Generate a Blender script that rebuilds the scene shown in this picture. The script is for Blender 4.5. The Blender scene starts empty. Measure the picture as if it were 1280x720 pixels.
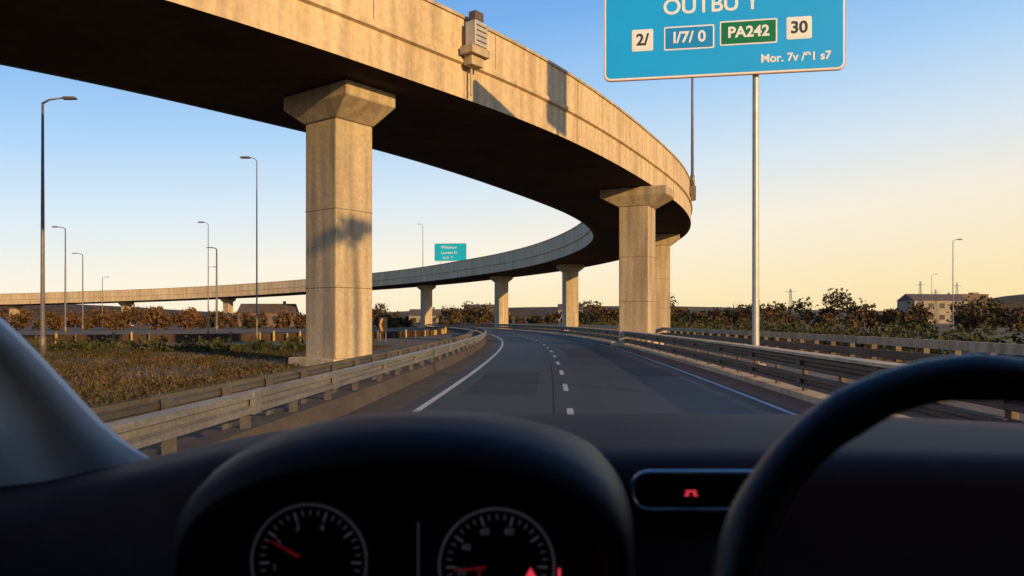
import bpy, math, random
from mathutils import Vector, Matrix
import numpy as np
random.seed(7)
np.random.seed(7)
S = bpy.context.scene
COL = S.collection

# ------------------------------------------------------------------ materials
def new_mat(name):
    m = bpy.data.materials.new(name); m.use_nodes = True
    nt = m.node_tree; b = nt.nodes['Principled BSDF']
    return m, nt, b

def mat(name, c1, c2=None, rough=0.7, scale=3.0, metal=0.0, bump=0.0, bscale=None, detail=6, spec=0.5,
        stretch=(1, 1, 1), lo=0.3, hi=0.7, emit=None, estr=0.0, fine=0.0, streak=0.0):
    m, nt, b = new_mat(name)
    c2 = c2 or c1
    tc = nt.nodes.new('ShaderNodeTexCoord')
    mp = nt.nodes.new('ShaderNodeMapping'); mp.inputs['Scale'].default_value = stretch
    nt.links.new(tc.outputs['Object'], mp.inputs['Vector'])
    n = nt.nodes.new('ShaderNodeTexNoise'); n.inputs['Scale'].default_value = scale
    n.inputs['Detail'].default_value = detail; n.inputs['Roughness'].default_value = 0.62
    nt.links.new(mp.outputs[0], n.inputs['Vector'])
    r = nt.nodes.new('ShaderNodeValToRGB')
    r.color_ramp.elements[0].position = lo; r.color_ramp.elements[1].position = hi
    r.color_ramp.elements[0].color = (*c1, 1); r.color_ramp.elements[1].color = (*c2, 1)
    nt.links.new(n.outputs['Fac'], r.inputs[0])
    out = r.outputs[0]
    def mul(out, scale_, amt, vec, lo_=.3, hi_=.7):
        n3 = nt.nodes.new('ShaderNodeTexNoise'); n3.inputs['Scale'].default_value = scale_
        n3.inputs['Detail'].default_value = 4
        nt.links.new(vec, n3.inputs['Vector'])
        mr = nt.nodes.new('ShaderNodeMapRange'); mr.inputs[1].default_value = lo_; mr.inputs[2].default_value = hi_
        mr.inputs[3].default_value = 1 - amt; mr.inputs[4].default_value = 1 + amt * .6
        nt.links.new(n3.outputs['Fac'], mr.inputs[0])
        mx = nt.nodes.new('ShaderNodeVectorMath'); mx.operation = 'SCALE'
        nt.links.new(out, mx.inputs[0]); nt.links.new(mr.outputs[0], mx.inputs['Scale'])
        return mx.outputs[0]
    if fine > 0: out = mul(out, scale * 9, fine, tc.outputs['Object'])
    if streak > 0:
        mp2 = nt.nodes.new('ShaderNodeMapping'); mp2.inputs['Scale'].default_value = (1, 1, .06)
        nt.links.new(tc.outputs['Object'], mp2.inputs['Vector'])
        out = mul(out, 2.6, streak, mp2.outputs[0], .35, .6)
    nt.links.new(out, b.inputs['Base Color'])
    b.inputs['Roughness'].default_value = rough; b.inputs['Metallic'].default_value = metal
    b.inputs['Specular IOR Level'].default_value = spec
    if bump > 0:
        n2 = nt.nodes.new('ShaderNodeTexNoise'); n2.inputs['Scale'].default_value = bscale or scale * 6
        n2.inputs['Detail'].default_value = 5
        nt.links.new(tc.outputs['Object'], n2.inputs['Vector'])
        bp = nt.nodes.new('ShaderNodeBump'); bp.inputs['Strength'].default_value = bump
        bp.inputs['Distance'].default_value = 0.02
        nt.links.new(n2.outputs['Fac'], bp.inputs['Height']); nt.links.new(bp.outputs[0], b.inputs['Normal'])
    if emit:
        b.inputs['Emission Color'].default_value = (*emit, 1); b.inputs['Emission Strength'].default_value = estr
    return m

M = {}
M['concrete'] = mat('concrete', (.47, .355, .22), (.64, .50, .32), .85, .5, bump=.3, bscale=14, stretch=(1, 1, .35), fine=.14, streak=.2)
M['concrete_pier'] = mat('concrete_pier', (.34, .265, .18), (.50, .40, .27), .85, .8, bump=.3, bscale=14, stretch=(1.4, 1.4, .3), fine=.16, streak=.22)
M['soffit'] = mat('concrete_soffit_shade', (.036, .021, .014), (.080, .046, .029), .9, .25, bump=.2, bscale=9, fine=.2, spec=.2)  # underside shade put into the colour, far darker than the other concrete
M['joint'] = mat('joint_seal', (.16, .11, .07), rough=.9)
M['asphalt'] = mat('asphalt', (.016, .019, .024), (.034, .037, .043), .62, .35, bump=.5, bscale=60, stretch=(1, .15, 1), fine=.25, spec=.42)
M['shoulder'] = mat('shoulder', (.045, .036, .030), (.085, .066, .052), .9, 1.2, bump=.6, bscale=30, fine=.25)
M['redstrip'] = mat('red_shoulder', (.22, .09, .055), (.33, .15, .09), .9, .9, bump=.4, bscale=25, fine=.2)
M['paint'] = mat('road_paint', (.36, .36, .35), (.62, .62, .60), .6, 5, fine=.25)
M['ground'] = mat('ground', (.045, .036, .014), (.15, .095, .042), .95, .12, bump=.8, bscale=2.5, fine=.4, detail=10)
M['gravel'] = mat('gravel', (.10, .075, .05), (.19, .145, .10), .95, .6, bump=.8, bscale=14, fine=.35)
M['steel'] = mat('galvanised_steel', (.21, .20, .19), (.38, .36, .335), .42, 2.0, metal=.6, bump=.1, stretch=(1, .3, 3), fine=.25)
M['rail2'] = mat('dull_steel', (.11, .10, .09), (.21, .19, .165), .5, 1.5, metal=.5, bump=.1, stretch=(1, .4, 2), fine=.2)
M['rust'] = mat('weathered_rail', (.08, .055, .042), (.16, .115, .085), .6, 1.5, metal=.3, bump=.1, stretch=(1, .4, 2), fine=.2)
M['pole'] = mat('pole_grey', (.38, .37, .35), (.5, .49, .46), .45, 3, metal=.3)
M['poledark'] = mat('pole_dark', (.13, .11, .10), (.2, .17, .15), .5, 3, metal=.3)
M['blue'] = mat('sign_blue', (.0, .36, .90), (.0, .40, .96), .45, .6)
M['blue2'] = mat('sign_dark_blue', (.0, .24, .62), (.0, .27, .68), .45, .6)
M['teal'] = mat('sign_teal', (.0, .40, .62), (.0, .45, .68), .4, .6)
M['green'] = mat('sign_green', (.0, .15, .05), (.0, .19, .06), .35, 2)
M['white'] = mat('sign_white', (.80, .80, .80), (.86, .86, .86), .4, 2)
M['black'] = mat('sign_black', (.03, .03, .03), rough=.5)
M['orange'] = mat('edge_orange', (.55, .25, .08), (.65, .33, .1), .5, 3)
M['yellow'] = mat('bollard_yellow', (.34, .22, .04), (.45, .31, .07), .5, 3)
M['bark'] = mat('bark', (.07, .05, .035), (.14, .10, .07), .9, 6, bump=.5)
M['wallwhite'] = mat('render_white', (.24, .20, .155), (.32, .27, .21), .85, .3, fine=.1)
M['brick'] = mat('brick', (.15, .09, .06), (.22, .135, .09), .9, .8, fine=.2)
M['roof'] = mat('roof', (.08, .06, .055), (.14, .10, .08), .8, .7, fine=.2)
M['glass_dark'] = mat('window_glass', (.03, .035, .045), rough=.15, spec=.8)

def leafmat(name, cols):
    m, nt, b = new_mat(name)
    g = nt.nodes.new('ShaderNodeNewGeometry')
    n = nt.nodes.new('ShaderNodeTexNoise'); n.inputs['Scale'].default_value = .11; n.inputs['Detail'].default_value = 3
    nt.links.new(g.outputs['Position'], n.inputs['Vector'])
    r = nt.nodes.new('ShaderNodeValToRGB'); cr = r.color_ramp
    cr.elements[0].position = .32; cr.elements[0].color = (*cols[0], 1)
    cr.elements[1].position = .68; cr.elements[1].color = (*cols[-1], 1)
    for i, c in enumerate(cols[1:-1]):
        e = cr.elements.new(.32 + .36 * (i + 1) / (len(cols) - 1)); e.color = (*c, 1)
    nt.links.new(n.outputs['Fac'], r.inputs[0])
    wn = nt.nodes.new('ShaderNodeTexNoise'); wn.inputs['Scale'].default_value = 1.6
    nt.links.new(g.outputs['Position'], wn.inputs['Vector'])
    mr = nt.nodes.new('ShaderNodeMapRange'); mr.inputs[1].default_value = .3; mr.inputs[2].default_value = .7
    mr.inputs[3].default_value = .5; mr.inputs[4].default_value = 1.5
    nt.links.new(wn.outputs['Fac'], mr.inputs[0])
    mx = nt.nodes.new('ShaderNodeVectorMath'); mx.operation = 'SCALE'
    nt.links.new(r.outputs[0], mx.inputs[0]); nt.links.new(mr.outputs[0], mx.inputs['Scale'])
    nt.links.new(mx.outputs[0], b.inputs['Base Color']); b.inputs['Roughness'].default_value = .8
    b.inputs['Specular IOR Level'].default_value = .2
    return m
M['leaf'] = leafmat('foliage_mixed', [(.035, .036, .012), (.07, .05, .018), (.12, .065, .024), (.05, .046, .016)])
M['autumn'] = leafmat('foliage_autumn', [(.15, .065, .022), (.08, .05, .018), (.18, .08, .028)])
M['hedge'] = leafmat('foliage_hedge', [(.032, .042, .012), (.055, .058, .018), (.095, .07, .028)])
M['grass'] = leafmat('grass_blades', [(.045, .046, .014), (.085, .065, .024), (.14, .09, .04)])

# interior
M['dash'] = mat('dash_vinyl', (.050, .018, .016), (.070, .027, .024), .60, 40, bump=.12, bscale=500, spec=.16)
M['hood'] = mat('hood_vinyl', (.018, .007, .009), (.026, .012, .014), .50, 40, bump=.1, bscale=500, spec=.20)
M['dashblack'] = mat('dash_black', (.004, .003, .004), rough=.6, scale=30, spec=.15)
M['leather'] = mat('wheel_leather', (.010, .006, .006), (.015, .010, .010), .34, 60, bump=.15, bscale=400, spec=.45)
M['pillar'] = mat('pillar_trim', (.76, .70, .64), (.82, .76, .70), .8, 50)
M['headliner'] = mat('headliner', (.02, .02, .02), rough=.9)
M['chrome'] = mat('satin_chrome', (.6, .58, .58), rough=.3, metal=.8)
M['gauge'] = mat('gauge_mark', (.12, .12, .12), rough=.5, emit=(.75, .75, .85), estr=.035)
M['ring_glow'] = mat('gauge_ring_glow', (.2, .2, .22), rough=.4, emit=(.7, .68, .78), estr=.02)  # chrome ring given a faint glow, since its reflections stay dark
M['redlamp'] = mat('warning_lamp', (.4, .02, .03), rough=.4, emit=(1, .05, .09), estr=.8)
M['redsoft'] = mat('gauge_red', (.2, .01, .015), rough=.4, emit=(1, .05, .05), estr=.05)

# ------------------------------------------------------------------ mesh helpers
class MB:
    def __init__(s): s.v = []; s.f = []; s.mi = []; s.mats = []
    def mid(s, m):
        if m not in s.mats: s.mats.append(m)
        return s.mats.index(m)
    def add(s, vs, fs, m):
        o = len(s.v); s.v += [tuple(v) for v in vs]; k = s.mid(m)
        for f in fs: s.f.append([i + o for i in f]); s.mi.append(k)
    def box(s, c, size, m, rot=0.0, taper=1.0, mtx=None):
        x, y, z = [a / 2 for a in size]
        vs = []
        for dz, t in ((-z, 1), (z, taper)):
            for dx, dy in ((-x, -y), (x, -y), (x, y), (-x, y)): vs.append(Vector((dx * t, dy * t, dz)))
        R = mtx or Matrix.Rotation(rot, 3, 'Z')
        vs = [R @ v + Vector(c) for v in vs]
        s.add(vs, [(0, 3, 2, 1), (4, 5, 6, 7), (0, 1, 5, 4), (1, 2, 6, 5), (2, 3, 7, 6), (3, 0, 4, 7)], m)
    def tube(s, pts, radii, m, n=8, caps=True):
        pts = [Vector(p) for p in pts]
        if not hasattr(radii, '__len__'): radii = [radii] * len(pts)
        o = []; prev = None
        for i, p in enumerate(pts):
            d = (pts[min(i + 1, len(pts) - 1)] - pts[max(i - 1, 0)]).normalized()
            a = Vector((0, 0, 1)) if abs(d.z) < .9 else Vector((1, 0, 0))
            if prev is None: u = d.cross(a).normalized()
            else: u = (prev - d * prev.dot(d)).normalized()
            prev = u; w = d.cross(u)
            for k in range(n):
                t = 2 * math.pi * k / n; o.append(p + (u * math.cos(t) + w * math.sin(t)) * radii[i])
        fs = []
        for i in range(len(pts) - 1):
            for k in range(n):
                a = i * n + k; b = i * n + (k + 1) % n; fs.append((a, b, b + n, a + n))
        if caps: fs.append(tuple(range(n))[::-1]); fs.append(tuple(range((len(pts) - 1) * n, len(pts) * n)))
        s.add(o, fs, m)
    def obj(s, name, parent=None, smooth=False, bevel=0, seg=2):
        me = bpy.data.meshes.new(name); me.from_pydata(s.v, [], s.f); 
        for m in s.mats: me.materials.append(m)
        me.polygons.foreach_set('material_index', s.mi)
        if smooth: me.polygons.foreach_set('use_smooth', [True] * len(s.f))
        me.update()
        ob = bpy.data.objects.new(name, me); COL.objects.link(ob)
        if parent: ob.parent = parent
        if bevel:
            b = ob.modifiers.new('bev', 'BEVEL'); b.width = bevel; b.segments = seg; b.limit_method = 'ANGLE'
        return ob

def empty(name, loc=(0, 0, 0)):
    e = bpy.data.objects.new(name, None); e.location = loc; COL.objects.link(e); e.empty_display_size = .2
    return e

def catmull(pts, step):
    P = [np.array(p, float) for p in pts]
    P = [2 * P[0] - P[1]] + P + [2 * P[-1] - P[-2]]
    out = []
    for i in range(1, len(P) - 2):
        L = np.linalg.norm(P[i + 1] - P[i]); n = max(1, int(L / step))
        for k in range(n):
            t = k / n
            out.append(.5 * ((2 * P[i]) + (-P[i - 1] + P[i + 1]) * t + (2 * P[i - 1] - 5 * P[i] + 4 * P[i + 1] - P[i + 2]) * t * t
                             + (-P[i - 1] + 3 * P[i] - 3 * P[i + 1] + P[i + 2]) * t ** 3))
    out.append(P[-2]); return out

def frames(path):
    fr = []
    for i, p in enumerate(path):
        d = path[min(i + 1, len(path) - 1)][:2] - path[max(i - 1, 0)][:2]
        d = d / np.linalg.norm(d)
        fr.append((p, np.array([d[1], -d[0]])))   # right-hand normal
    return fr

def sweep(mb, path, prof, m, closed=True, caps=True):
    fr = frames(path); n = len(prof); o = []
    for p, r in fr:
        z0 = p[2] if len(p) > 2 else 0
        for u, z in prof: o.append((p[0] + r[0] * u, p[1] + r[1] * u, z0 + z))
    rng = n if closed else n - 1
    if isinstance(m, (list, tuple)):
        groups = {}
        for k in range(rng): groups.setdefault(m[k], []).append(k)
    else: groups = {m: list(range(rng))}
    base = len(mb.v); mb.v += o
    for mm, ks in groups.items():
        idx = mb.mid(mm)
        for i in range(len(fr) - 1):
            for k in ks:
                a = i * n + k; b = i * n + (k + 1) % n
                mb.f.append([base + a, base + b, base + b + n, base + a + n]); mb.mi.append(idx)
    if caps and closed:
        idx = mb.mid(m[0] if isinstance(m, (list, tuple)) else m)
        mb.f.append([base + k for k in range(n)]); mb.mi.append(idx)
        mb.f.append([base + (len(fr) - 1) * n + k for k in range(n)][::-1]); mb.mi.append(idx)

# ------------------------------------------------------------------ ground + road
CY = [-60, -30, 0, 15, 27, 40, 52, 65, 80, 95, 120, 150, 180, 220, 270, 330, 420]
CX = [-4.2, -1.6, .25, 1.13, 1.7, 2.1, 2.2, 1.95, 1.1, -.3, -3.8, -9.5, -17, -30, -50, -78, -125]
road = [p for p in catmull(list(zip(CX, CY)), 2.0)]

mb = MB()
N = 60; R0 = 2600
xs = np.sign(np.linspace(-1, 1, N)) * np.abs(np.linspace(-1, 1, N)) ** 3 * R0
vs = []; fs = []
for j in range(N):
    for i in range(N):
        x, y = xs[i], xs[j] + 60
        d = math.hypot(x, y)
        z = -0.03
        if d > 450: z += (math.sin(x * .004 + 1) + math.sin(y * .005 + x * .002) + 1.2) * min(1, (d - 450) / 900) * 9
        vs.append((x, y, z))
for j in range(N - 1):
    for i in range(N - 1):
        a = j * N + i; fs.append((a, a + 1, a + N + 1, a + N))
mb.add(vs, fs, M['ground']); mb.obj('ground', smooth=True)

def ribbon(name, l, r, z, m, path=road):
    b = MB(); sweep(b, path, [(l, z), (r, z)], m, closed=False); return b.obj(name)
ribbon('gravel_verge', 4.9, 13.2, -.010, M['gravel'])
ribbon('road_shoulder', -5.6, -2.3, -.006, M['shoulder'])
ribbon('road', -3.2, 4.2, 0.0, M['asphalt'])
ribbon('red_shoulder', 4.17, 4.97, 0.004, M['redstrip'])
b = MB()
sweep(b, road, [(-2.93, .006), (-2.79, .006)], M['paint'], closed=False)
sweep(b, road, [(3.95, .006), (4.07, .006)], M['paint'], closed=False)
fine = catmull(list(zip(CX, CY)), .5)
i = 2
while i < len(fine) - 8:
    sweep(b, fine[i:i + 5], [(-.06, .006), (.06, .006)], M['paint'], closed=False); i += 11
b.obj('road_marking')
b = MB()
sweep(b, [p for p in road if 3 < p[1] < 200], [(-.32, .003), (-.29, .003)], M['dashblack'], closed=False)
b.obj('tar_seam')
pm = mat('asphalt_patch', (.012, .013, .016), (.022, .024, .028), .7, .8, bump=.4, bscale=60, fine=.2, spec=.4)
b = MB()
for y0, y1, l, r in ((17, 26, -2.4, -.7), (33, 47, .6, 2.9), (60, 76, -2.3, -.4), (22, 29, 2.2, 3.6)):
    sweep(b, [p for p in road if y0 < p[1] < y1], [(l, .0022), (r, .0022)], pm, closed=False)
b.obj('asphalt_patch')

b = MB(); sweep(b, [p for p in road if -20 < p[1] < 44], [(-8.1, -.02), (-8.1, .14), (-7.0, .14), (-7.0, -.02)], M['concrete']); b.obj('concrete_kerb')
slip = catmull([(-160, 40), (-90, 50), (-45, 57), (-18, 70), (-13, 95), (-16, 130)], 3)
b = MB(); sweep(b, slip, [(-3.5, -.004), (3.5, -.004)], M['asphalt'], closed=False); b.obj('slip_road')
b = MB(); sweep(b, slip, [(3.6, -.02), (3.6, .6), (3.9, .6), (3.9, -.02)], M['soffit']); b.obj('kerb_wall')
b = MB()
for (p, r) in frames(catmull([(-160, 40), (-90, 50), (-45, 57), (-18, 70), (-13, 95), (-16, 130)], 1.1)):
    if random.random() < .25: continue
    x, y = p[0] + r[0] * 4.3, p[1] + r[1] * 4.3
    h = random.uniform(.45, .85)
    b.tube([(x, y, -.03), (x, y, h * .85), (x, y, h)], [.10, .09, .05], M['yellow'] if random.random() < .5 else M['rust'], 8)
b.obj('bollard_row')

# ------------------------------------------------------------------ guard rails
WB = [(-.04, -.155), (0.03, -.13), (.03, -.06), (-.04, -.03), (-.04, .03), (.03, .06), (.03, .13), (-.04, .155)]
WB2 = WB + [(u - .012, z) for u, z in reversed(WB)]
def guardrail(name, off, rails, mrail, ymin=-12, ymax=260, side=1, post=.95, mpost=None):
    path = [p for p in road if ymin < p[1] < ymax]
    e = empty(name)
    b = MB()
    for zc in rails:
        sweep(b, path, [(off + side * u, zc + z) for u, z in WB2], mrail)
    b.obj('beam', e)
    b = MB()
    for i, (p, r) in enumerate(frames(path)):
        x, y = p[0] + r[0] * (off - side * .13), p[1] + r[1] * (off - side * .13)
        b.box((x, y, post / 2 - .05), (.09, .14, post + .1), mpost or M['rail2'], rot=math.atan2(r[1], r[0]))
        for zc in rails:
            if i % 2 == 0:
                b.box((p[0] + r[0] * (off + side * .012), p[1] + r[1] * (off + side * .012), zc), (.05, .26, .29), mrail, rot=math.atan2(r[1], r[0]))
    b.obj('post', e)
    return e
guardrail('guardrail', -4.15, (.64,), M['steel'], post=.74, side=1)
guardrail('guardrail', 5.15, (.76, .36), M['rust'], side=-1, post=.9, mpost=M['rust'])
guardrail('guardrail', -5.45, (.58,), M['rail2'], ymin=-12, ymax=90, post=.68, side=-1)
b = MB(); sweep(b, [p for p in road if -12 < p[1] < 260], [(5.05, .925), (5.05, .985), (5.42, .985), (5.42, .925)], M['concrete']); b.obj('rail_coping')
b = MB(); sweep(b, [p for p in road if -12 < p[1] < 260], [(4.98, -.01), (4.98, .13), (5.45, .13), (5.45, -.01)], M['concrete']); b.obj('plinth_kerb')
b = MB(); sweep(b, [p for p in road if -12 < p[1] < 260], [(-4.5, -.01), (-4.5, .30), (-4.16, .30), (-4.06, -.01)], M['shoulder']); b.obj('plinth_kerb')

e = empty('roadside_fence')
path = [p for p in road if -10 < p[1] < 200]
b = MB(); sweep(b, path, [(13.5, .66), (13.5, .98), (13.68, .98), (13.68, .66)], M['concrete_pier'])
sweep(b, path, [(13.53, .12), (13.53, .46), (13.65, .46), (13.65, .12)], M['rust']); b.obj('rail', e)
b = MB()
for i, (p, r) in enumerate(frames(path)):
    b.box((p[0] + r[0] * 13.8, p[1] + r[1] * 13.8, .42), (.22, .22, .98), M['rust'], rot=math.atan2(r[1], r[0]))
b.obj('post', e)

# ------------------------------------------------------------------ overpass
DC = [(-95, -22, 10.4), (-75, -12, 10.4), (-58, -4, 10.4), (-40, 4, 10.4), (-26, 12.5, 10.4), (-14, 22.7, 10.4), (-6.7, 31.3, 10.4), (-1.6, 38.6, 10.4),
      (3.6, 48.5, 10.4), (9.0, 61, 10.4), (12.3, 73, 10.4), (13.5, 85, 10.4), (12.6, 99, 10.4), (9.6, 114, 10.3), (5, 128, 10.2),
      (-3, 145, 10.1), (-20, 172, 9.8), (-45, 196, 9.2), (-80, 214, 8.0), (-120, 224, 6.9), (-170, 232, 6.0), (-260, 240, 5.2), (-400, 245, 4.8)]
deck = catmull(DC, 1.5)
over = empty('highway_overpass')
prof = [(4.05, -.12), (4.7, .0), (4.7, 1.28), (4.84, 1.34), (4.84, 1.52), (4.73, 1.58), (4.73, 3.1), (4.45, 3.1), (4.40, 2.0),
        (-4.40, 2.0), (-4.45, 3.1), (-4.73, 3.1), (-4.73, 1.58), (-4.84, 1.52), (-4.84, 1.34), (-4.7, 1.28), (-4.7, 0), (-4.05, -.12)]
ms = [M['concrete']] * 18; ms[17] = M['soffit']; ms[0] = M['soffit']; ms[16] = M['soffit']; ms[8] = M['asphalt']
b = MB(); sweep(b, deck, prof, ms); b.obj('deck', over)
b = MB(); sweep(b, deck, [(4.38, 3.103), (4.38, 3.22), (4.80, 3.22), (4.80, 3.103)], M['concrete_pier'])
sweep(b, deck, [(-4.38, 3.103), (-4.38, 3.22), (-4.80, 3.22), (-4.80, 3.103)], M['concrete_pier']); b.obj('coping', over)
b = MB()
for i, (p, r) in enumerate(frames(deck)):
    if i % 4 == 0 and i < 170:
        a = math.atan2(r[1], r[0])
        for sgn in (1, -1):
            b.box((p[0] + r[0] * 4.71 * sgn, p[1] + r[1] * 4.71 * sgn, p[2] + 2.36), (.05, .035, 1.45), M['joint'], rot=a)
            if i % 12 == 0:
                b.box((p[0] + r[0] * 4.68 * sgn, p[1] + r[1] * 4.68 * sgn, p[2] + .66), (.06, .04, 1.15), M['joint'], rot=a)
b.obj('movement_joint', over)

def nearest(x, y):
    best = min(range(len(deck)), key=lambda i: (deck[i][0] - x) ** 2 + (deck[i][1] - y) ** 2)
    return frames(deck)[best]
def pier(k, x, y, w=1.8, l=1.8, capw=3.7, caph=1.15, capl=2.4, base=-.05):
    p, r = nearest(x, y); a = math.atan2(r[1], r[0])
    top = p[2] - .14
    b = MB()
    zb = top - caph
    b.box((x, y, (base + zb) / 2), (w, l, zb - base), M['concrete_pier'], rot=a)
    R = Matrix.Rotation(a, 3, 'Z')
    o = []
    for hw, hl, z in ((w / 2 + .03, l / 2 + .03, zb - .001), (capw / 2, capl / 2, zb + caph * .55), (capw / 2, capl / 2, top)):
        for dx, dy in ((-hw, -hl), (hw, -hl), (hw, hl), (-hw, hl)):
            v = R @ Vector((dx, dy, 0)); o.append((x + v.x, y + v.y, z))
    f = [(0, 3, 2, 1), (8, 9, 10, 11)]
    for q in (0, 4):
        for j in range(4): f.append((q + j, q + (j + 1) % 4, q + 4 + (j + 1) % 4, q + 4 + j))
    b.add(o, f, M['concrete_pier'])
    for s_ in (-1, 1):
        v = R @ Vector((s_ * capw * .3, 0, 0))
        b.box((x + v.x, y + v.y, top + .03), (.5, .5, .12), M['joint'], rot=a)
    b.obj('pier_%d' % k, over, bevel=.05)
    # rainwater pipe and formwork lines
    b = MB()
    b.box((x, y, .12), (w + .9, l + .9, .34), M['concrete'], rot=a); b.obj('footing_%d' % k, over, bevel=.03)
    b = MB()
    for zz in (2.9, 5.8):
        b.box((x, y, zz), (w + .008, l + .008, .03), M['joint'], rot=a)
    b.obj('formwork_line_%d' % k, over)
pier(1, -6.6, 29.0, 1.78, 1.78)
pier(2, 8.25, 50.0, 1.95, 1.9, capw=4.4, caph=1.2)
pier(3, 14.9, 76.5, 1.9, 1.9)
pier(4, 8.9, 116, 2.0, 1.9)
pier(5, -2.0, 143.5, 2.0, 1.9)
pier(6, -19.5, 173, 2.0, 1.9)
pier(7, -50, 199.5, 2.0, 1.9)
pier(8, -80, 214, 2.0, 1.9)
pier(9, -113, 222.5, 2.0, 1.9)
pier(10, -150, 229, 2.0, 1.9)
pier(11, -34, 8, 1.9, 1.9)
pier(12, -185, 234, 2.0, 1.9)

p, r = nearest(-5.6, 31.9)
bx, by = p[0] + r[0] * 4.9, p[1] + r[1] * 4.9; a = math.atan2(r[1], r[0])
b = MB()
b.box((bx + r[0] * .25, by + r[1] * .25, 12.15), (.6, 1.1, .32), M['concrete_pier'], rot=a)
b.box((bx + r[0] * .18, by + r[1] * .18, 11.80), (.4, .7, .38), M['concrete_pier'], rot=a)
b.box((bx + r[0] * .32, by + r[1] * .32, 12.80), (.5, .75, .95), M['pole'], rot=a)
for z in (12.5, 12.7, 12.9, 13.1):
    b.box((bx + r[0] * .585, by + r[1] * .585, z), (.03, .6, .05), M['joint'], rot=a)
b.box((bx + r[0] * .3, by + r[1] * .3, 13.5), (.35, .5, .4), M['rust'], rot=a)
b.tube([(bx + r[0] * .05, by + r[1] * .05, 10.5), (bx + r[0] * .05, by + r[1] * .05, 11.7)], .05, M['concrete'])
b.obj('equipment_bracket', over, bevel=.02)

# ------------------------------------------------------------------ lamps
def lamp(x, y, h, arm=1.6, ang=0.0, base=0.0, rad=.11, double=False, m='poledark', bracket=False):
    e = empty('street_lamp', (x, y, base))
    b = MB()
    b.tube([(0, 0, 0), (0, 0, .9), (0, 0, .95), (0, 0, h * .6), (0, 0, h)], [rad * 1.5, rad * 1.45, rad, rad * .8, rad * .55], M[m], 10)
    b.obj('column', e, smooth=True)
    for s_ in ([1, -1] if double else [1]):
        b = MB(); c, s = math.cos(ang) * s_, math.sin(ang) * s_
        b.tube([(0, 0, h - .05), (c * arm * .3, s * arm * .3, h + .12), (c * arm, s * arm, h + .22)], [rad * .5, rad * .45, rad * .4], M[m], 8)
        b.obj('arm', e, smooth=True)
        b = MB()
        L = .36; hx, hy = c * (arm + L * .7), s * (arm + L * .7)
        b.box((hx, hy, h + .22), (L * 2, .26, .10), M[m], rot=math.atan2(s, c), taper=.7)
        b.box((hx, hy, h + .15), (L * 1.6, .2, .04), M['poledark'], rot=math.atan2(s, c))
        b.obj('lamp_head', e, bevel=.02)
    if bracket:
        b = MB(); b.box((0, 0, -.6), (.5, .5, 1.2), M['rust']); b.box((-.3, 0, -.2), (.9, .25, .25), M['rust']); b.obj('base_bracket', e, bevel=.02)
    return e
lamp(-22.0, 35.6, 11.9, 1.0, 0, rad=.10)
lamp(-16.8, 50, 12.2, .5, math.pi, rad=.055)
lamp(-49.4, 84, 11.8, .9, math.pi, rad=.1)
lamp(-65, 115, 11.6, 1.0, math.pi)
lamp(-96, 178, 11.6, 1, 0)
lamp(-42.0, 108, 11.8, .8, math.pi, rad=.16)
lamp(-32, 80, 11.8, .5, math.pi, rad=.06)
lamp(56.9, 98, 11.9, .6, 0, rad=.07)
lamp(105, 190, 13, .8, 0, rad=.07)
lamp(-60, 150, 12, 1.0, 0, rad=.08)
def on_deck(x, y, side=4.9):
    p, r = nearest(x, y); return p[0] + r[0] * side, p[1] + r[1] * side, p[2] + 2.6
x, y, z = on_deck(10.8, 66, 4.95); lamp(x, y, 12, 1.4, math.pi, base=z, rad=.13, bracket=True)
x, y, z = on_deck(7, 122, 4.7); lamp(x, y, 8.5, .5, math.pi, base=z, rad=.08)
x, y, z = on_deck(-25, 177, 4.7); lamp(x, y, 12, .6, math.pi, base=z, rad=.09)

# ------------------------------------------------------------------ big direction sign
def text(s, size, loc, m, parent, name='lettering', ext=.006, align='CENTER', bold=.0):
    c = bpy.data.curves.new(name, 'FONT'); c.body = s; c.size = size; c.extrude = ext; c.offset = bold
    c.align_x = align; c.align_y = 'CENTER'; c.materials.append(m)
    o = bpy.data.objects.new(name, c); COL.objects.link(o); o.parent = parent; o.location = loc
    o.rotation_euler = (math.pi / 2, 0, 0); return o

def rrect(w, h, r, n=6):
    o = []
    for cx, cz, a0 in ((w / 2 - r, h / 2 - r, 0), (-w / 2 + r, h / 2 - r, 90), (-w / 2 + r, -h / 2 + r, 180), (w / 2 - r, -h / 2 + r, 270)):
        for k in range(n + 1):
            t = math.radians(a0 + 90 * k / n); o.append((cx + r * math.cos(t), cz + r * math.sin(t)))
    return o
def plate(mb, cx, cz, w, h, r, yf, yb, m):
    o = rrect(w, h, r); n = len(o)
    vs = [(cx + x, yf, cz + z) for x, z in o] + [(cx + x, yb, cz + z) for x, z in o]
    fs = [tuple(range(n))[::-1], tuple(range(n, 2 * n))] + [(k, (k + 1) % n, n + (k + 1) % n, n + k) for k in range(n)]
    mb.add(vs, fs, m)

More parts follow.
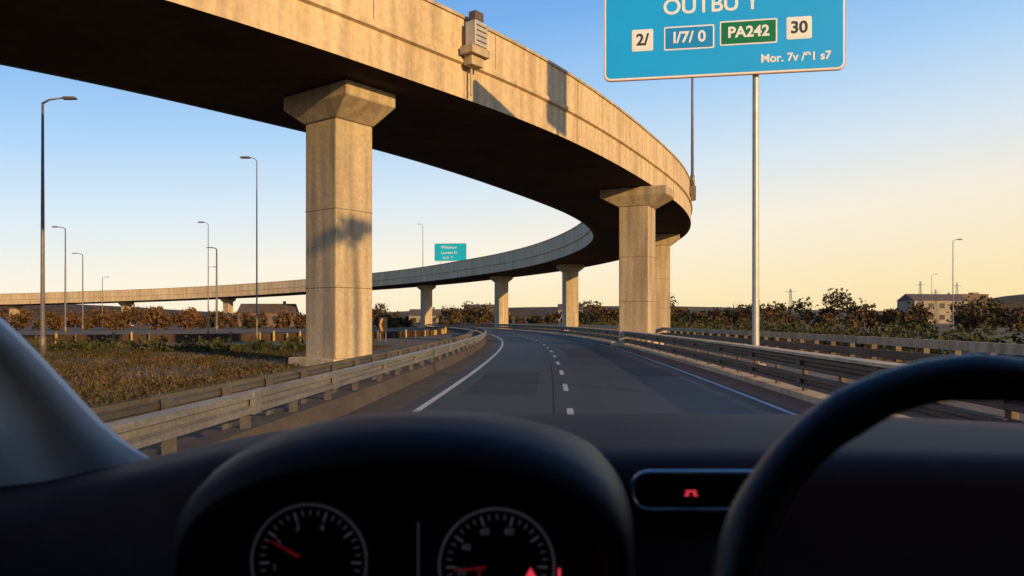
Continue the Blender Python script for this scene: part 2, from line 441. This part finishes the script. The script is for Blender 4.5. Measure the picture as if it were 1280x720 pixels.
sgn = empty('direction_sign', (6.72, 24.35, 0)); sgn.rotation_euler = (0, 0, math.radians(-9.5))
W, Hs, zb = 7.5, 3.45, 9.52
b = MB()
plate(b, 0, zb + Hs / 2, W, Hs, .22, -.04, .04, M['orange'])
plate(b, 0, zb + Hs / 2, W - .05, Hs - .05, .2, -.046, -.041, M['white'])
plate(b, 0, zb + Hs / 2, W - .16, Hs - .16, .16, -.052, -.047, M['blue'])
def q(cx, cz, w, h, mo, mi, br=.045):
    plate(b, cx, cz, w, h, .05, -.058, -.053, mo)
    plate(b, cx, cz, w - br * 2, h - br * 2, .03, -.064, -.059, mi)
q(-2.50, zb + 1.28, .68, .70, M['white'], M['white'])
q(-1.02, zb + 1.28, 1.58, .76, M['white'], M['blue2'])
q(.82, zb + 1.34, 1.76, .78, M['white'], M['green'])
q(2.36, zb + 1.38, .76, .70, M['white'], M['white'])
b.obj('board', sgn)
text('OUTBU Y', .70, (-.35, -.056, zb + 2.28), M['white'], sgn, bold=.012)
text('2/', .52, (-2.50, -.068, zb + 1.28), M['black'], sgn, bold=.012)
text('I/7/ 0', .50, (-1.02, -.068, zb + 1.28), M['white'], sgn, bold=.012)
text('PA242', .48, (.82, -.068, zb + 1.34), M['white'], sgn, bold=.014)
text('30', .52, (2.36, -.068, zb + 1.38), M['black'], sgn, bold=.012)
text('Mor. 7v /91 s7', .36, (2.25, -.056, zb + .46), M['white'], sgn, bold=.01)
b = MB()
b.tube([(1.08, .2, -.05), (1.08, .2, 6), (1.08, .2, zb + 3.2)], [.115, .105, .09], M['pole'], 12)
b.box((1.08, .2, .15), (.55, .55, .3), M['concrete'])
b.obj('post', sgn, smooth=False)
b = MB()
for z in (.5, 1.7, 2.9): b.box((0, .09, zb + z), (W - .4, .09, .12), M['pole'])
b.obj('cross_beam', sgn)

x, y, z = on_deck(-11.5, 160, -2)
fs_ = empty('direction_sign', (x + .5, y, 0)); fs_.rotation_euler = (0, 0, math.radians(-6))
b = MB(); plate(b, 0, 15.9, 7.0, 3.9, .3, -.05, .05, M['white']); plate(b, 0, 15.9, 6.75, 3.65, .25, -.06, -.052, M['teal'])
b.obj('board', fs_)
text('Whitmor', .9, (-.3, -.07, 16.9), M['white'], fs_); text('London N', .8, (-.3, -.07, 15.8), M['white'], fs_); text('A12  7', .8, (-.6, -.07, 14.7), M['white'], fs_)
b = MB()
for xx in (-2.2, 2.2): b.tube([(xx, .2, 11.9), (xx, .2, 17.8)], .09, M['pole'])
b.obj('post', fs_)

bb = empty('shadow_board', (17.8, 17.3, 0)); bb.rotation_euler = (0, 0, math.radians(14))  # board added out of view to drop a shadow on the deck fascia
b = MB(); plate(b, 0, 18.4, 2.0, 4.4, .1, -.08, .08, M['white']); plate(b, 0, 18.4, 1.8, 4.2, .08, -.09, -.082, M['blue']); b.obj('board', bb)
b = MB(); b.tube([(0, .2, 0), (0, .2, 18)], [.16, .10], M['pole']); b.obj('post', bb)

def chevron(x, y, s=1.0, rot=0):
    e = empty('chevron_sign', (x, y, 0)); e.rotation_euler = (0, 0, rot)
    b = MB(); plate(b, 0, 1.2 * s, .6 * s, 1.1 * s, .04, -.02, .02, M['black'])
    c = -.12 * s
    b.add([(c, -.026, .75 * s), (c + .16 * s, -.026, .75 * s), (c + .0 * s, -.026, 1.2 * s), (c - .14 * s, -.026, 1.2 * s), (c + .16 * s, -.026, 1.65 * s), (c, -.026, 1.65 * s)],
          [(0, 1, 2, 3), (3, 2, 4, 5)], M['orange'])
    b.tube([(-.2 * s, .05, 0), (-.2 * s, .05, 1.6 * s)], .04, M['poledark']); b.tube([(.2 * s, .05, 0), (.2 * s, .05, 1.6 * s)], .04, M['poledark'])
    b.obj('board', e); return e
chevron(-10.2, 60, 1.1)

# ------------------------------------------------------------------ vegetation
def leaf_cloud(cents, radii, per, size, squash=.8):
    V = []; 
    for c, r, n in zip(cents, radii, per):
        d = np.random.normal(size=(n, 3)); d /= np.linalg.norm(d, axis=1)[:, None]
        lum = 1 + .28 * np.sin(d[:, 0] * 5 + c[0]) * np.cos(d[:, 1] * 4 + c[1]) + .18 * np.sin(d[:, 2] * 7 + c[0] * 2)
        rr = (np.random.rand(n) ** .45) * r * lum
        p = np.array(c) + d * rr[:, None] * np.array([1, 1, squash])
        u = np.random.normal(size=(n, 3)); u /= np.linalg.norm(u, axis=1)[:, None]
        w = np.cross(u, np.random.normal(size=(n, 3))); w /= np.linalg.norm(w, axis=1)[:, None]
        s = size * (.5 + np.random.rand(n))[:, None]
        V.append(np.stack([p - u * s, p + w * s * .7, p + u * s, p - w * s * .7], 1).reshape(-1, 3))
    return np.concatenate(V)
def cloud_obj(name, V, m, parent=None):
    n = len(V) // 4
    me = bpy.data.meshes.new(name); me.vertices.add(len(V)); me.vertices.foreach_set('co', V.astype(np.float32).ravel())
    me.loops.add(n * 4); me.loops.foreach_set('vertex_index', np.arange(n * 4, dtype=np.int32))
    me.polygons.add(n); me.polygons.foreach_set('loop_start', np.arange(0, n * 4, 4, dtype=np.int32))
    me.polygons.foreach_set('loop_total', np.full(n, 4, dtype=np.int32))
    me.update(calc_edges=True); me.materials.append(m)
    o = bpy.data.objects.new(name, me); COL.objects.link(o); o.parent = parent; return o

def tree_row(name, pts, spacing, hmin, hmax, depth, m, per=230, size=.38):
    path = catmull(pts, spacing); C = []; R = []; P = []
    tb = MB()
    for p in path:
        for _ in range(2):
            x = p[0] + random.uniform(-spacing, spacing) * .6; y = p[1] + random.uniform(-depth, depth)
            h = random.uniform(hmin, hmax) * random.choice((.5, .65, .85, 1.1)); r = h * .42
            for _k in range(4):
                C.append((x + random.uniform(-.7, .7) * r, y + random.uniform(-.6, .6) * r, h - r * random.uniform(.8, 1.8)))
                R.append(r * random.uniform(.45, .75)); P.append(int(per / 4))
            C.append((x, y, h * .25)); R.append(r * 1.0); P.append(int(per / 4))
            tb.tube([(x, y, -.1), (x, y, h * .7)], [.18, .08], M['bark'], 5)
            for _b in range(3):
                t = random.uniform(0, 6.28)
                tb.tube([(x, y, h * .45), (x + math.cos(t) * r * .6, y + math.sin(t) * r * .6, h * .8)], [.07, .03], M['bark'], 4)
    e = empty(name)
    cloud_obj('foliage', leaf_cloud(C, R, P, size), m, e); tb.obj('trunks', e)
tree_row('distant_trees', [(20, 235), (45, 215), (75, 200), (110, 185), (150, 165), (190, 150)], 5.0, 6, 11.5, 8, M['leaf'], 340, .40)
tree_row('distant_trees', [(24, 150), (44, 140), (62, 118), (76, 100), (90, 82)], 5, 3.2, 6.0, 5, M['leaf'], 320, .26)
tree_row('distant_trees', [(-75, 285), (-30, 268), (10, 258), (45, 240)], 5, 5, 9.5, 8, M['leaf'], 300, .45)
tree_row('distant_trees', [(-330, 250), (-260, 262), (-190, 272), (-130, 280), (-60, 300)], 7, 5, 10, 10, M['autumn'], 260, .55)
tree_row('distant_trees', [(-150, 128), (-115, 124), (-84, 130), (-62, 140)], 4, 2.5, 5.0, 5, M['autumn'], 300, .26)
tree_row('distant_trees', [(-62, 150), (-40, 160), (-22, 185), (-6, 200)], 4, 2.6, 5.2, 5, M['leaf'], 300, .28)
tree_row('distant_trees', [(-110, 180), (-80, 185), (-45, 190)], 5, 3.5, 6.5, 6, M['autumn'], 300, .36)

C = []; R = []; P = []
for p, r in frames([p for p in road if 14 < p[1] < 150]):
    for k in range(4):
        if random.random() < .25: continue
        o = 17.0 + k * 2.6 + random.uniform(-1, 1)
        C.append((p[0] + r[0] * o, p[1] + r[1] * o, random.uniform(.1, .6) + k * .12)); R.append(random.uniform(.6, 1.5)); P.append(170)
cloud_obj('hedge', leaf_cloud(C, R, P, .12), M['hedge'])
C = []; R = []; P = []
for k in range(110):
    x = random.uniform(-70, -9); y = random.uniform(40, 52) + (-x - 12) * -.05
    C.append((x, y, .1)); R.append(random.uniform(.3, .8)); P.append(110)
cloud_obj('shrub_strip', leaf_cloud(C, R, P, .1), M['hedge'])
n = 90000
gx = np.random.uniform(-34, -6.5, n); gy = np.random.uniform(7, 50, n)
k = np.random.rand(n) < (.25 + .75 * (np.sin(gx * .9 + gy * .35) * np.cos(gy * .5) > -.1)); k &= ~((gx > -7.8) )
gx, gy = gx[k], gy[k]
n2 = 26000
hx = np.random.uniform(15.5, 34, n2); hy = np.random.uniform(14, 70, n2)
gx = np.concatenate([gx, hx]); gy = np.concatenate([gy, hy]); n = len(gx)
hgt = np.random.uniform(.03, .12, n); an = np.random.rand(n) * 6.28; wd = .03
lean = np.random.normal(size=(n, 2)) * .08
p0 = np.stack([gx - np.cos(an) * wd, gy - np.sin(an) * wd, np.full(n, -.04)], 1); p1 = np.stack([gx + np.cos(an) * wd, gy + np.sin(an) * wd, np.full(n, -.04)], 1)
p2 = np.stack([gx + lean[:, 0] + .008, gy + lean[:, 1], hgt], 1); p3 = p2 - np.array([.016, 0, 0])
cloud_obj('grass', np.stack([p0, p1, p2, p3], 1).reshape(-1, 3), M['grass'])

pt = empty('shadow_pine', (18.2, .3, 0))  # unseen tree added, its small crown shaped to shade a patch of the first pier
b = MB(); b.tube([(0, 0, -.1), (.1, 0, 6), (.0, .1, 11), (0, 0, 14.1)], [.14, .11, .08, .05], M['bark'], 8)
Cc = []
for k in range(11):
    t = k / 11 * 6.28; L = random.uniform(.1, 1.0); z0 = random.uniform(12.9, 13.8)
    tip = (math.cos(t) * L, math.sin(t) * L, z0 + .4); b.tube([(0, 0, z0), tip], [.05, .02], M['bark'], 5); Cc.append(tip)
b.obj('trunk', pt)
cloud_obj('crown', leaf_cloud(Cc + [(0, 0, 13.8)], [.55] * 12, [48] * 12, .10, .7), M['leaf'], pt)

# ------------------------------------------------------------------ buildings, masts, hill
def building(name, x, y, w, d, h, wall, storeys=2, rot=0.0, gable=False, cols=None):
    e = empty(name, (x, y, 0)); e.rotation_euler = (0, 0, rot)
    b = MB(); b.box((0, 0, h / 2 - .1), (w, d, h + .2), wall); b.obj('walls', e)
    b = MB()
    if gable:
        o = [(-w / 2 - .3, -d / 2 - .3, h), (w / 2 + .3, -d / 2 - .3, h), (w / 2 + .3, d / 2 + .3, h), (-w / 2 - .3, d / 2 + .3, h), (-w / 2 - .3, 0, h + d * .28), (w / 2 + .3, 0, h + d * .28)]
        b.add(o, [(0, 1, 5, 4), (2, 3, 4, 5), (0, 4, 3), (1, 2, 5), (0, 3, 2, 1)], M['roof'])
        b.box((w * .3, 0, h + d * .28), (.7, .7, 1.4), M['brick'])
    else:
        b.box((0, 0, h + .25), (w + .4, d + .4, .3), M['roof']); b.box((w * .2, 0, h + .9), (w * .2, d * .4, 1.0), M['wallwhite'])
    b.obj('roof', e)
    b = MB(); nc = cols or max(2, int(w / 2.6)); sh = h / storeys
    for s in range(storeys):
        for c in range(nc):
            xx = -w / 2 + (c + .5) * w / nc
            b.box((xx, -d / 2 - .01, s * sh + sh * .55), (w / nc * .5, .06, sh * .42), M['glass_dark'])
            b.box((xx, -d / 2 - .03, s * sh + sh * .31), (w / nc * .6, .12, .1), M['wallwhite'])
    b.obj('windows', e)
    b = MB(); b.box((-w * .1, -d / 2 - .02, 1.05), (1.1, .08, 2.1), M['rust']); b.obj('door', e)
building('warehouse', 205, 370, 30, 12, 11.0, M['wallwhite'], 2, .2, gable=True, cols=5)
building('warehouse', 252, 420, 18, 9, 15.5, M['brick'], 3, .1)
building('white_house', 22, 285, 9, 8, 5.5, M['wallwhite'], 2, -.1, True)
building('brick_house', -12, 290, 12, 8, 5.4, M['brick'], 2, .05, True)
building('white_house', -30, 262, 10, 8, 3.2, M['wallwhite'], 1, 0, True)
building('warehouse', -66, 206, 14, 9, 3.6, M['brick'], 1, .1, True)
building('brick_house', 44, 275, 8, 7, 6.0, M['brick'], 2, .2, True)
for (x, y, h) in ((172, 320, 18), (184, 330, 15), (205, 350, 19), (110, 300, 14)):
    e = empty('lattice_mast', (x, y, 0)); b = MB()
    for sx, sy in ((-1, -1), (1, -1), (1, 1), (-1, 1)): b.tube([(sx * .9, sy * .9, 0), (sx * .2, sy * .2, h)], [.09, .06], M['poledark'], 4)
    for k in range(8):
        t0, t1 = k / 8, (k + 1) / 8; w0, w1 = .9 - .7 * t0, .9 - .7 * t1
        b.tube([(-w0, -w0, t0 * h), (w1, -w1, t1 * h)], .05, M['poledark'], 4); b.tube([(w0, -w0, t0 * h), (-w1, -w1, t1 * h)], .05, M['poledark'], 4)
    b.tube([(-2, 0, h * .92), (2, 0, h * .92)], .08, M['poledark'], 4)
    b.obj('frame', e)
def hill(x, y, rx, ry, h):
    b = MB(); n, mrad = 48, 14; vs = [(x, y, h)]; f = []
    for i in range(1, mrad + 1):
        t = i / mrad
        for k in range(n):
            a = 2 * math.pi * k / n; w = 1 + .12 * math.sin(3 * a + x) + .07 * math.sin(7 * a)
            vs.append((x + rx * t * math.cos(a) * w, y + ry * t * math.sin(a) * w, h * (math.cos(t * math.pi) * .5 + .5) + random.uniform(-.3, .3) - (.5 if i == mrad else 0)))
    for k in range(n): f.append((0, 1 + k, 1 + (k + 1) % n))
    for i in range(mrad - 1):
        for k in range(n):
            a = 1 + i * n + k; c = 1 + i * n + (k + 1) % n; f.append((a, a + n, c + n, c))
    b.add(vs, f, M['leaf']); b.obj('hill', smooth=True)
hill(430, 520, 260, 120, 25); hill(-500, 700, 420, 150, 18); hill(80, 900, 400, 160, 17)

# ------------------------------------------------------------------ car interior (camera sits in it)
car = empty('car_interior')
edge = [(-.70, .92, 1.495), (-.60, .95, 1.50), (-.474, 1.01, 1.512), (-.33, 1.09, 1.538), (-.12, 1.18, 1.548), (.2, 1.22, 1.549), (.55, 1.2, 1.548), (.8, 1.1, 1.545), (1.0, 1.0, 1.535)]
edge = catmull(edge, .03)
rows = []
for (X, ye, ze) in edge:
    tz = 1.565 if X > -.3 else 1.565 - (-.3 - X) * .22
    yf = .775 - .10 * max(0, (X - .35)) ** 1.0 - .02 * max(0, -X - .2)
    col = [(ye + .05, ze - .10), (ye, ze), (ye - .02, ze + .003)]
    for t in (.25, .5, .75): 
        yy = ye - .02 + (yf + .03 - ye + .02) * t; col.append((yy, ze + .003 + (tz - ze - .003) * t + .006 * math.sin(t * math.pi)))
    col += [(yf + .03, tz), (yf + .01, tz - .0015), (yf - .008, tz - .006), (yf - .020, tz - .015), (yf - .026, tz - .03), (yf - .03, tz - .08), (yf - .05, tz - .12), (yf - .08, tz - .2), (yf - .1, 1.0)]
    rows.append([(X, y_, z_) for y_, z_ in col])
b = MB(); nr = len(rows[0]); vs = [v for r_ in rows for v in r_]
f = [(i * nr + k, i * nr + k + 1, (i + 1) * nr + k + 1, (i + 1) * nr + k) for i in range(len(rows) - 1) for k in range(nr - 1)]
b.add(vs, f, M['dash']); b.obj('dashboard', car, smooth=True)
# demister slot along the foot of the windscreen
b = MB()
for k in range(22):
    b.box((.13 + k * .022, 1.06, 1.5575), (.016, .035, .003), M['dashblack'])
b.obj('demister_vent', car)

cx, hw = -.088, .190
def arch(y, zt, zb_, s, n=36, low=1.30, cxo=0, flare=.012):
    o = [(cx + cxo - hw * s - flare, y, low)]
    for k in range(n + 1):
        t = math.pi - math.pi * k / n
        c_, s_ = math.cos(t), math.sin(t)
        o.append((cx + cxo + hw * s * math.copysign(abs(c_) ** .92, c_), y, zb_ + (zt - zb_) * abs(s_) ** .92))
    o.append((cx + cxo + hw * s + flare, y, low)); return o
secs = [arch(1.02, 1.555, 1.50, 1.05), arch(.93, 1.585, 1.51, 1.10), arch(.82, 1.602, 1.515, 1.09), arch(.72, 1.613, 1.517, 1.05), arch(.66, 1.616, 1.517, 1.02), arch(.622, 1.610, 1.517, .99), arch(.606, 1.602, 1.512, .965),
        arch(.598, 1.590, 1.505, .93), arch(.602, 1.578, 1.498, .90), arch(.62, 1.566, 1.490, .875), arch(.722, 1.558, 1.485, .86)]
b = MB(); n = len(secs[0]); vs = [v for s_ in secs for v in s_]
f1 = [(i * n + k, (i + 1) * n + k, (i + 1) * n + k + 1, i * n + k + 1) for i in range(7) for k in range(n - 1)]
f2 = [(i * n + k, (i + 1) * n + k, (i + 1) * n + k + 1, i * n + k + 1) for i in range(7, len(secs) - 1) for k in range(n - 1)]
b.add(vs, f1, M['hood']); k0 = b.mid(M['dashblack'])
for q_ in f2: b.f.append(list(q_)); b.mi.append(k0)
b.obj('instrument_hood', car, smooth=True)
b = MB(); b.box((cx, .718, 1.41), (.335, .008, .27), M['dashblack']); b.obj('cluster_face', car)
GY = .700
def gauge(name, gx, gz, R, a0, a1, needle, y=GY):
    b = MB()
    b.tube([(gx + (R + .006) * math.cos(t), y, gz + (R + .006) * math.sin(t)) for t in np.linspace(math.radians(-50), math.radians(230), 60)], .0014, M['ring_glow'], 6)
    nt_ = 28
    for k in range(nt_ + 1):
        t = math.radians(a0 + (a1 - a0) * k / nt_); big = k % 4 == 0
        r0 = R - (.009 if big else .005)
        c_, s_ = math.cos(t), math.sin(t)
        b.tube([(gx + r0 * c_, y + .004, gz + r0 * s_), (gx + R * c_, y + .004, gz + R * s_)], .0009 if big else .0005, M['gauge'], 4)
    t = math.radians(needle)
    b.tube([(gx, y - .002, gz), (gx + R * .85 * math.cos(t), y - .002, gz + R * .85 * math.sin(t))], [.0022, .0008], M['redsoft'], 5)
    b.tube([(gx, y + .004, gz), (gx, y - .006, gz)], .010, M['dashblack'], 16)
    b.obj(name, car)
g1, g2, gz = -.187, -.014, 1.473
gauge('speedometer', g2, gz, .047, -40, 220, 185)
gauge('tachometer', g1, gz + .004, .047, -40, 220, 150)
for k, tx in enumerate(('20', '40', '60', '80')):
    t = math.radians(190 - k * 40)
    text(tx, .009, (g2 + .033 * math.cos(t), GY + .002, gz + .033 * math.sin(t)), M['gauge'], car, 'gauge_digit', .0002)
    text(str(k + 1), .009, (g1 + .033 * math.cos(t), GY + .002, gz + .004 + .033 * math.sin(t)), M['gauge'], car, 'gauge_digit', .0002)
b = MB(); b.box((-.086, GY - .003, 1.477), (.0014, .004, .075), M['ring_glow']); b.box((-.116, GY, 1.475), (.034, .003, .055), M['dashblack']); b.obj('trip_display', car)
b = MB()
b.add([(.012, GY - .01, 1.466), (.022, GY - .01, 1.466), (.017, GY - .01, 1.475)], [(0, 1, 2)], M['redlamp'])
b.box((.043, GY - .01, 1.470), (.002, .002, .008), M['redlamp']); b.box((-.03, GY - .01, 1.470), (.002, .002, .010), M['redsoft']); b.obj('warning_light', car)

vx, vz, vy = .187, 1.534, .742
def ring(mb, w, h, r, y, rad, m, cx_, cz_):
    o = rrect(w, h, r, 8); o.append(o[0])
    mb.tube([(cx_ + x, y, cz_ + z) for x, z in o], rad, m, 8, caps=False)
b = MB(); plate(b, vx, vz, .142, .036, .016, vy - .004, vy + .004, M['dashblack']); b.obj('vent_recess', car)
b = MB(); ring(b, .142, .036, .0165, vy - .006, .0030, M['chrome'], vx, vz); b.obj('vent_trim', car, smooth=True)
b = MB()
for z in (-.010, -.003, .004, .011): b.box((vx, vy - .006, vz + z), (.124, .007, .0012), M['dash'])
b.obj('vent_slats', car)
b = MB(); b.box((vx - .015, vy - .009, vz - .002), (.022, .006, .012), M['dashblack'])
for sx in (-1, 1):
    b.add([(vx - .015 + sx * .007, vy - .0125, vz - .003), (vx - .015 + sx * .002, vy - .0125, vz - .003), (vx - .015 + sx * .003, vy - .0125, vz + .001)], [(0, 1, 2)], M['redlamp'])
b.box((vx - .015, vy - .0125, vz + .0015), (.010, .001, .0014), M['redlamp']); b.obj('hazard_switch', car)

sw = empty('steering_wheel', (.312, .45, 1.487)); sw.parent = car; sw.rotation_euler = (math.radians(-18), 0, 0)
b = MB(); Rm = .184
pts = [(Rm * math.cos(t), 0, Rm * math.sin(t)) for t in np.linspace(0, 2 * math.pi, 97)]
b.tube(pts, [.0148 + .0012 * math.cos(6 * t) ** 8 for t in np.linspace(0, 2 * math.pi, 97)], M['leather'], 18, caps=False); b.obj('rim', sw, smooth=True)
b = MB()
for a in (0, 180, 270):
    t = math.radians(a - 5 if a == 0 else a + 5 if a == 180 else a); c_, s_ = math.cos(t), math.sin(t)
    b.tube([(c_ * .05, .02, s_ * .05), (c_ * .11, .015, s_ * .11), (c_ * .178, 0, s_ * .178)], [.022, .015, .012], M['dashblack'], 10)
b.obj('spokes', sw, smooth=True)
b = MB(); plate(b, 0, 0, .14, .11, .04, -.012, .04, M['dashblack']); b.obj('hub', sw, bevel=.008)
b = MB(); b.tube([(0, .03, 0), (0, .34, -.03)], [.035, .04], M['dashblack'], 14); b.obj('column', sw)

A = [(-.470, 1.005, 1.512), (-.510, .97, 1.557), (-.552, .92, 1.637), (-.579, .86, 1.703), (-.624, .75, 1.787), (-.63, .55, 1.90), (-.62, .36, 1.99)]
Bp = [(-.520, .86, 1.505), (-.528, .845, 1.565), (-.535, .81, 1.635), (-.548, .75, 1.70), (-.570, .65, 1.77), (-.59, .46, 1.86), (-.60, .28, 1.95)]
A = catmull(A, .03); Bp = catmull(Bp, .03)
def resamp(P, n):
    P = np.array(P); d = np.r_[0, np.cumsum(np.linalg.norm(np.diff(P, axis=0), axis=1))]; t = np.linspace(0, d[-1], n)
    return np.stack([np.interp(t, d, P[:, i]) for i in range(3)], 1)
A = resamp(A, 30); Bp = resamp(Bp, 30)
def pillar(name, sx, ox):
    b = MB(); vs = []; K = 9
    for a_, c_ in zip(A, Bp):
        for k in range(K):
            t = k / (K - 1); p = a_ * (1 - t) + c_ * t + np.array([.022 * math.sin(t * math.pi), -.012 * math.sin(t * math.pi), 0])
            vs.append((ox + sx * p[0], p[1], p[2]))
        p = c_ + np.array([-.09, .02, 0]); vs.append((ox + sx * p[0], p[1], p[2]))
        p = a_ + np.array([-.06, .06, 0]); vs.append((ox + sx * p[0], p[1], p[2]))
    n = K + 2
    f = [(i * n + k, i * n + (k + 1) % n, (i + 1) * n + (k + 1) % n, (i + 1) * n + k) for i in range(29) for k in range(n)]
    b.add(vs, f, M['pillar']); b.obj(name, car, smooth=True)
pillar('a_pillar_l', 1, 0); pillar('a_pillar_r', -1, .36)

b = MB()
b.box((.18, -.62, 2.03), (1.86, 1.96, .05), M['headliner'])
b.box((.18, .37, 2.0), (1.70, .05, .06), M['headliner'])
b.box((.18, -1.6, 1.45), (1.86, .05, 1.2), M['headliner'])
b.box((.18, -.2, .92), (1.86, 2.9, .05), M['dashblack'])
b.box((.18, 1.24, 1.2), (1.66, .03, .52), M['dashblack'])
b.box((-.74, -.22, 1.22), (.05, 2.7, .62), M['dashblack'])
b.box((-.71, .80, 1.50), (.03, .55, .20), M['dashblack'])
b.box((1.10, -.22, 1.22), (.05, 2.7, .62), M['dashblack'])
b.box((1.10, -.62, 1.77), (.04, 1.96, .5), M['headliner'])  # opaque panel added over the right side window to keep sun off the dash
b.box((-.74, -.98, 1.77), (.04, 1.24, .5), M['headliner'])
b.obj('body_shell', car)
m, nt, bs = new_mat('windscreen_glass')
nt.nodes.remove(bs); out = nt.nodes['Material Output']
tr = nt.nodes.new('ShaderNodeBsdfTransparent'); tr.inputs[0].default_value = (.99, .98, .96, 1)
gl = nt.nodes.new('ShaderNodeBsdfGlossy'); gl.inputs['Roughness'].default_value = .02
fr_ = nt.nodes.new('ShaderNodeFresnel'); fr_.inputs[0].default_value = 1.10
mx = nt.nodes.new('ShaderNodeMixShader'); nt.links.new(fr_.outputs[0], mx.inputs[0]); nt.links.new(tr.outputs[0], mx.inputs[1]); nt.links.new(gl.outputs[0], mx.inputs[2])
nt.links.new(mx.outputs[0], out.inputs[0])
b = MB(); vs = []; K = 8
for (X, ye, ze) in edge:
    for k in range(K + 1):
        t = k / K; bow = math.sin(t * math.pi) * .05
        vs.append((X * (1 - .1 * t) + .018 * t, (ye - .01) * (1 - t) + .40 * t + bow, ze * (1 - t) + 1.99 * t + bow * .6))
n = K + 1
b.add(vs, [(i * n + k, i * n + k + 1, (i + 1) * n + k + 1, (i + 1) * n + k) for i in range(len(edge) - 1) for k in range(K)], m)
b.obj('windscreen', car, smooth=True)

# ------------------------------------------------------------------ light
SD = Vector((.65, -.76, 0)).normalized(); EL = math.radians(13)
az = math.atan2(SD.x, SD.y)
w = bpy.data.worlds.new('World'); S.world = w; w.use_nodes = True; nt = w.node_tree
bg = nt.nodes['Background']; sky = nt.nodes.new('ShaderNodeTexSky'); sky.sky_type = 'NISHITA'; sky.sun_disc = False
sky.sun_elevation = EL; sky.sun_rotation = az; sky.air_density = 1.0; sky.dust_density = 1.0; sky.ozone_density = 1.8
tc = nt.nodes.new('ShaderNodeTexCoord'); sp = nt.nodes.new('ShaderNodeSeparateXYZ'); nt.links.new(tc.outputs['Generated'], sp.inputs[0])
ad = nt.nodes.new('ShaderNodeMath'); ad.operation = 'MULTIPLY_ADD'; ad.inputs[1].default_value = -.11
nt.links.new(sp.outputs['X'], ad.inputs[0]); nt.links.new(sp.outputs['Z'], ad.inputs[2])
cr = nt.nodes.new('ShaderNodeValToRGB'); c = cr.color_ramp
stops = [(0.0, (1.0, .76, .36)), (.07, (1.0, .84, .54)), (.15, (.98, .90, .76)), (.23, (.72, .83, .92)), (.32, (.42, .66, .95)), (.43, (.19, .44, .87)), (.62, (.07, .24, .60)), (1.0, (.03, .10, .30))]
c.elements[0].position = 0; c.elements[0].color = (*stops[0][1], 1); c.elements[1].position = 1; c.elements[1].color = (*stops[-1][1], 1)
for pz, cc in stops[1:-1]:
    e_ = c.elements.new(pz); e_.color = (*cc, 1)
mr = nt.nodes.new('ShaderNodeMapRange'); mr.inputs[1].default_value = -.06; mr.inputs[2].default_value = .94
nt.links.new(ad.outputs[0], mr.inputs[0]); nt.links.new(mr.outputs[0], cr.inputs[0])
sc = nt.nodes.new('ShaderNodeVectorMath'); sc.operation = 'SCALE'; sc.inputs['Scale'].default_value = 9.0
nt.links.new(cr.outputs[0], sc.inputs[0])
mix = nt.nodes.new('ShaderNodeMix'); mix.data_type = 'RGBA'; mix.inputs[0].default_value = .90
nt.links.new(sky.outputs[0], mix.inputs[6]); nt.links.new(sc.outputs[0], mix.inputs[7])
nt.links.new(mix.outputs[2], bg.inputs[0]); bg.inputs[1].default_value = .12
L = bpy.data.lights.new('sun', 'SUN'); L.energy = 5.0; L.angle = math.radians(.5); L.color = (1, .63, .24)
lo = bpy.data.objects.new('sun', L); COL.objects.link(lo)
d = Vector((SD.x * math.cos(EL), SD.y * math.cos(EL), math.sin(EL)))
lo.rotation_euler = d.to_track_quat('Z', 'Y').to_euler()

cam = bpy.data.cameras.new('camera'); co = bpy.data.objects.new('camera', cam); COL.objects.link(co)
co.location = (0, 0, 1.7); co.rotation_euler = (math.pi / 2, 0, 0)
cam.lens = 26.7; cam.sensor_width = 36; cam.shift_y = .03125; cam.clip_start = .03; cam.clip_end = 6000
cam.dof.use_dof = True; cam.dof.focus_distance = 22; cam.dof.aperture_fstop = 7
S.camera = co
S.view_settings.view_transform = 'Standard'; S.view_settings.look = 'None'; S.view_settings.exposure = 0
